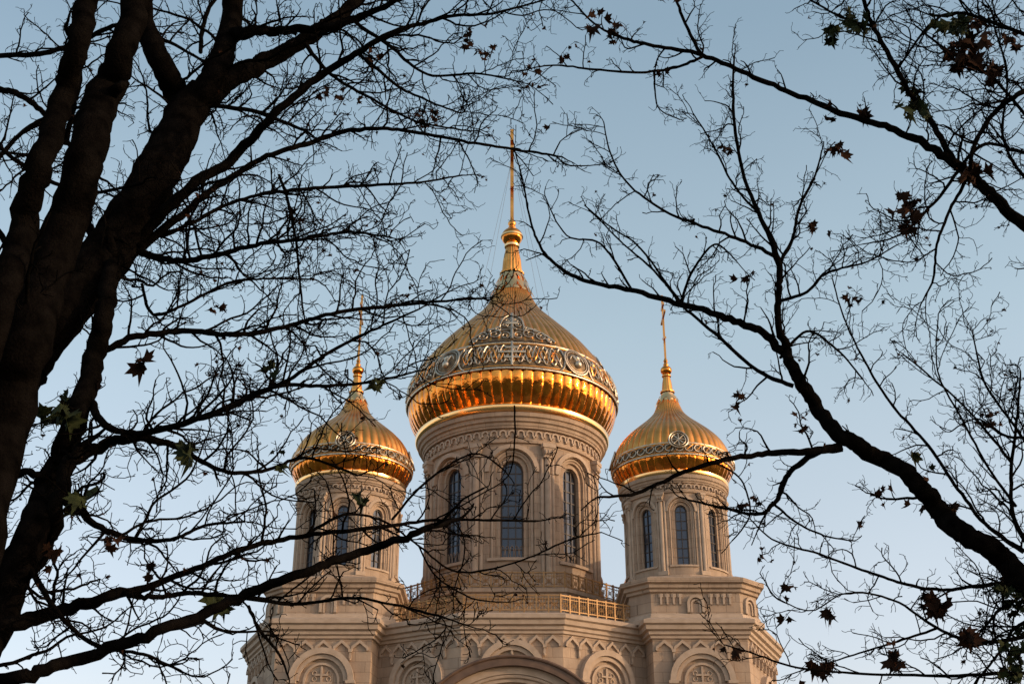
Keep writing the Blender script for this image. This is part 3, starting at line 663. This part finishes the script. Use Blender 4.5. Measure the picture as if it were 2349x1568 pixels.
T3.limb([(2380,1340,12),(2270,1338,9),(2170,1352,8),(2080,1340,7),(1990,1310,6),(1880,1270,5),(1780,1240,4),(1720,1190,3)],12.6,-.6,dens=.6,lmax=.5)
T3.limb([(2400,1450,12),(2250,1472,9),(2150,1440,7),(2050,1375,5),(1940,1360,4),(1860,1400,3),(1780,1370,3)],12.6,-.9,dens=.7,lmax=.6)
T3.limb([(2400,1540,10),(2200,1548,8),(2000,1545,6),(1830,1530,5),(1720,1495,4),(1660,1478,3)],12.3,-.6,dens=.65,lmax=.5)
T3.limb([(2400,1400,9),(2330,1440,8),(2290,1500,6),(2240,1560,5)],12.4,-.3,dens=1.8,lmax=.7)
T3.limb([(2400,1330,9),(2320,1380,8),(2280,1420,6),(2300,1520,5)],12.5,-.3,dens=1.8,lmax=.7)
T3.limb([(2150,1440,6),(2060,1470,5),(1960,1500,4),(1900,1520,3)],None,.4,dens=.8,lmax=.5)
T3.limb([(1770,1150,6),(1830,1200,5),(1900,1230,4),(1960,1240,3)],13,.3,dens=.7,lmax=.5)
T3.limb([(1640,1060,5),(1700,1100,4),(1720,1180,4),(1680,1240,3)],13,.3,dens=.7,lmax=.5)
T3.limb([(2420,1000,8),(2310,1000,6),(2240,960,4),(2180,990,3)],12.6,.3,dens=.9,lmax=.7)
for u,v,n,sz,m in ((1395,50,12,.17,M_leafb),(1380,25,5,.15,M_leafb),(1530,10,5,.15,M_leafb),(1520,155,5,.14,M_leafb),(1240,200,10,.11,M_leafb),(1310,140,7,.11,M_leafb),(1240,240,4,.11,M_leafb),
    (1955,50,20,.19,M_leafg),(1890,75,9,.15,M_leafg),(2200,110,34,.19,M_leafb),(2180,40,22,.17,M_leafg),(2270,160,18,.17,M_leafb),(2240,60,16,.17,M_leafb),(2330,90,12,.16,M_leafb),(2090,240,18,.18,M_leafg),(1945,290,16,.17,M_leafb),(2070,200,12,.16,M_leafg),
    (2235,390,16,.20,M_leafb),(2065,460,16,.16,M_leafb),(2080,510,9,.16,M_leafb),(1665,335,6,.13,M_leafb),(1880,525,8,.12,M_leafb),(1700,620,4,.11,M_leafb),(1945,680,9,.11,M_leafb),
    (2110,1055,4,.17,M_leafg),(2130,1150,10,.17,M_leafb),(2150,1370,16,.17,M_leafb),(2060,1480,10,.16,M_leafb),(1900,1430,6,.15,M_leafb),(1810,1370,5,.14,M_leafb),(2210,1440,12,.17,M_leafb),
    (1890,1520,7,.15,M_leafb),(2325,1370,18,.11,M_leafg),(2335,1460,34,.11,M_leafg),(2320,1540,30,.11,M_leafg),(1870,1550,5,.15,M_leafb),(1950,1160,4,.09,M_leafb),(2300,1340,10,.12,M_leafg),
    (2280,950,10,.09,M_leafb),(2020,1130,5,.11,M_leafb),(1800,960,6,.09,M_leafb),(1720,1140,6,.09,M_leafb),(1670,890,4,.11,M_leafb),(1670,1480,3,.14,M_leafb),(1760,1270,4,.10,M_leafb)):
    T3.leaves(u,v,n,sz,m)
for t in T3.r.sample(T3.tips,200): T3.leaf(t,T3.r.uniform(.03,.065),M_leafb)
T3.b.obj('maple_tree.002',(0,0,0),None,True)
# ------------------------------------------------------------ light
sd=Vector((.93,-.30,.21)).normalized()
el=math.asin(sd.z); az=math.atan2(sd.x,sd.y)
w=bpy.data.worlds.new('World'); sc.world=w; w.use_nodes=True
n=w.node_tree.nodes; l=w.node_tree.links; bg=n['Background']
sk=n.new('ShaderNodeTexSky'); sk.sky_type='NISHITA'; sk.sun_disc=False; sk.sun_elevation=el; sk.sun_rotation=az; sk.altitude=150; sk.air_density=1.0; sk.dust_density=1.5; sk.ozone_density=1.5
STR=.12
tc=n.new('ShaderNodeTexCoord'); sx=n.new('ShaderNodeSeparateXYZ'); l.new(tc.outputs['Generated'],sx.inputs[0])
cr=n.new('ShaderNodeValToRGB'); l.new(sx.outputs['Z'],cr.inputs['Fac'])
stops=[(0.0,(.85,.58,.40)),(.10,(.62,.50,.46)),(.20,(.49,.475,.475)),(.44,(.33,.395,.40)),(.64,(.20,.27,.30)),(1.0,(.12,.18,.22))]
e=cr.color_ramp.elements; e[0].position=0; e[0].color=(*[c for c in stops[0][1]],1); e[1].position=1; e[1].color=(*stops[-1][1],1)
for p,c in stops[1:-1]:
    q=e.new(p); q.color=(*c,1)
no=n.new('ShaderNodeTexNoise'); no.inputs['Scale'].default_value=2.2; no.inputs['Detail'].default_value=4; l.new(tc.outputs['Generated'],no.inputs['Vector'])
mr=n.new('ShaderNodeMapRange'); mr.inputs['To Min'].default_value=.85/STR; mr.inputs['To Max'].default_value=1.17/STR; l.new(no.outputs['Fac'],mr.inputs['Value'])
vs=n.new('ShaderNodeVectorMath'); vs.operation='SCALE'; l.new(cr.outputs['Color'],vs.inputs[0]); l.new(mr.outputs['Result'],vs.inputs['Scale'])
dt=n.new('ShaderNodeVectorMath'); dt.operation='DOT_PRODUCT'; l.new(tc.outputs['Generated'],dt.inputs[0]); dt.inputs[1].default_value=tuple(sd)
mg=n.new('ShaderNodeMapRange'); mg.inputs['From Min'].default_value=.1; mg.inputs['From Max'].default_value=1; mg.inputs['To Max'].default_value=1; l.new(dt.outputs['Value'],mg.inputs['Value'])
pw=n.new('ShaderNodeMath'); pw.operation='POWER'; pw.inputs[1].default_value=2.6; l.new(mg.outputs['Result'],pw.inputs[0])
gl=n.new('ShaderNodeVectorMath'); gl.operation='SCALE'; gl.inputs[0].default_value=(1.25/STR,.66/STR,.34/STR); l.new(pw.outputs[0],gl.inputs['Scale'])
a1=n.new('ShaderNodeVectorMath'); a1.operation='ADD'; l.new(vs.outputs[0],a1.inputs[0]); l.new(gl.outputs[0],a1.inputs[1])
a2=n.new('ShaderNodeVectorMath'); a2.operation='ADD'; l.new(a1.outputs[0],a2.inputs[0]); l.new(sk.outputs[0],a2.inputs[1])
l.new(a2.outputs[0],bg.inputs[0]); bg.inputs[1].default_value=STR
sun=bpy.data.lights.new('sun','SUN'); sun.energy=2.3; sun.angle=math.radians(.6); sun.color=(1,.68,.41)
so=bpy.data.objects.new('sun',sun); sc.collection.objects.link(so); so.rotation_euler=(-sd).to_track_quat('-Z','Y').to_euler()
cam=bpy.data.cameras.new('camera'); cam.sensor_width=36; cam.lens=FPX/2349*36; cam.clip_end=8000; cam.clip_start=.05
co=bpy.data.objects.new('camera',cam); sc.collection.objects.link(co); co.location=(0,0,EYE); co.rotation_euler=(math.pi/2+PITCH,0,0)
sc.camera=co
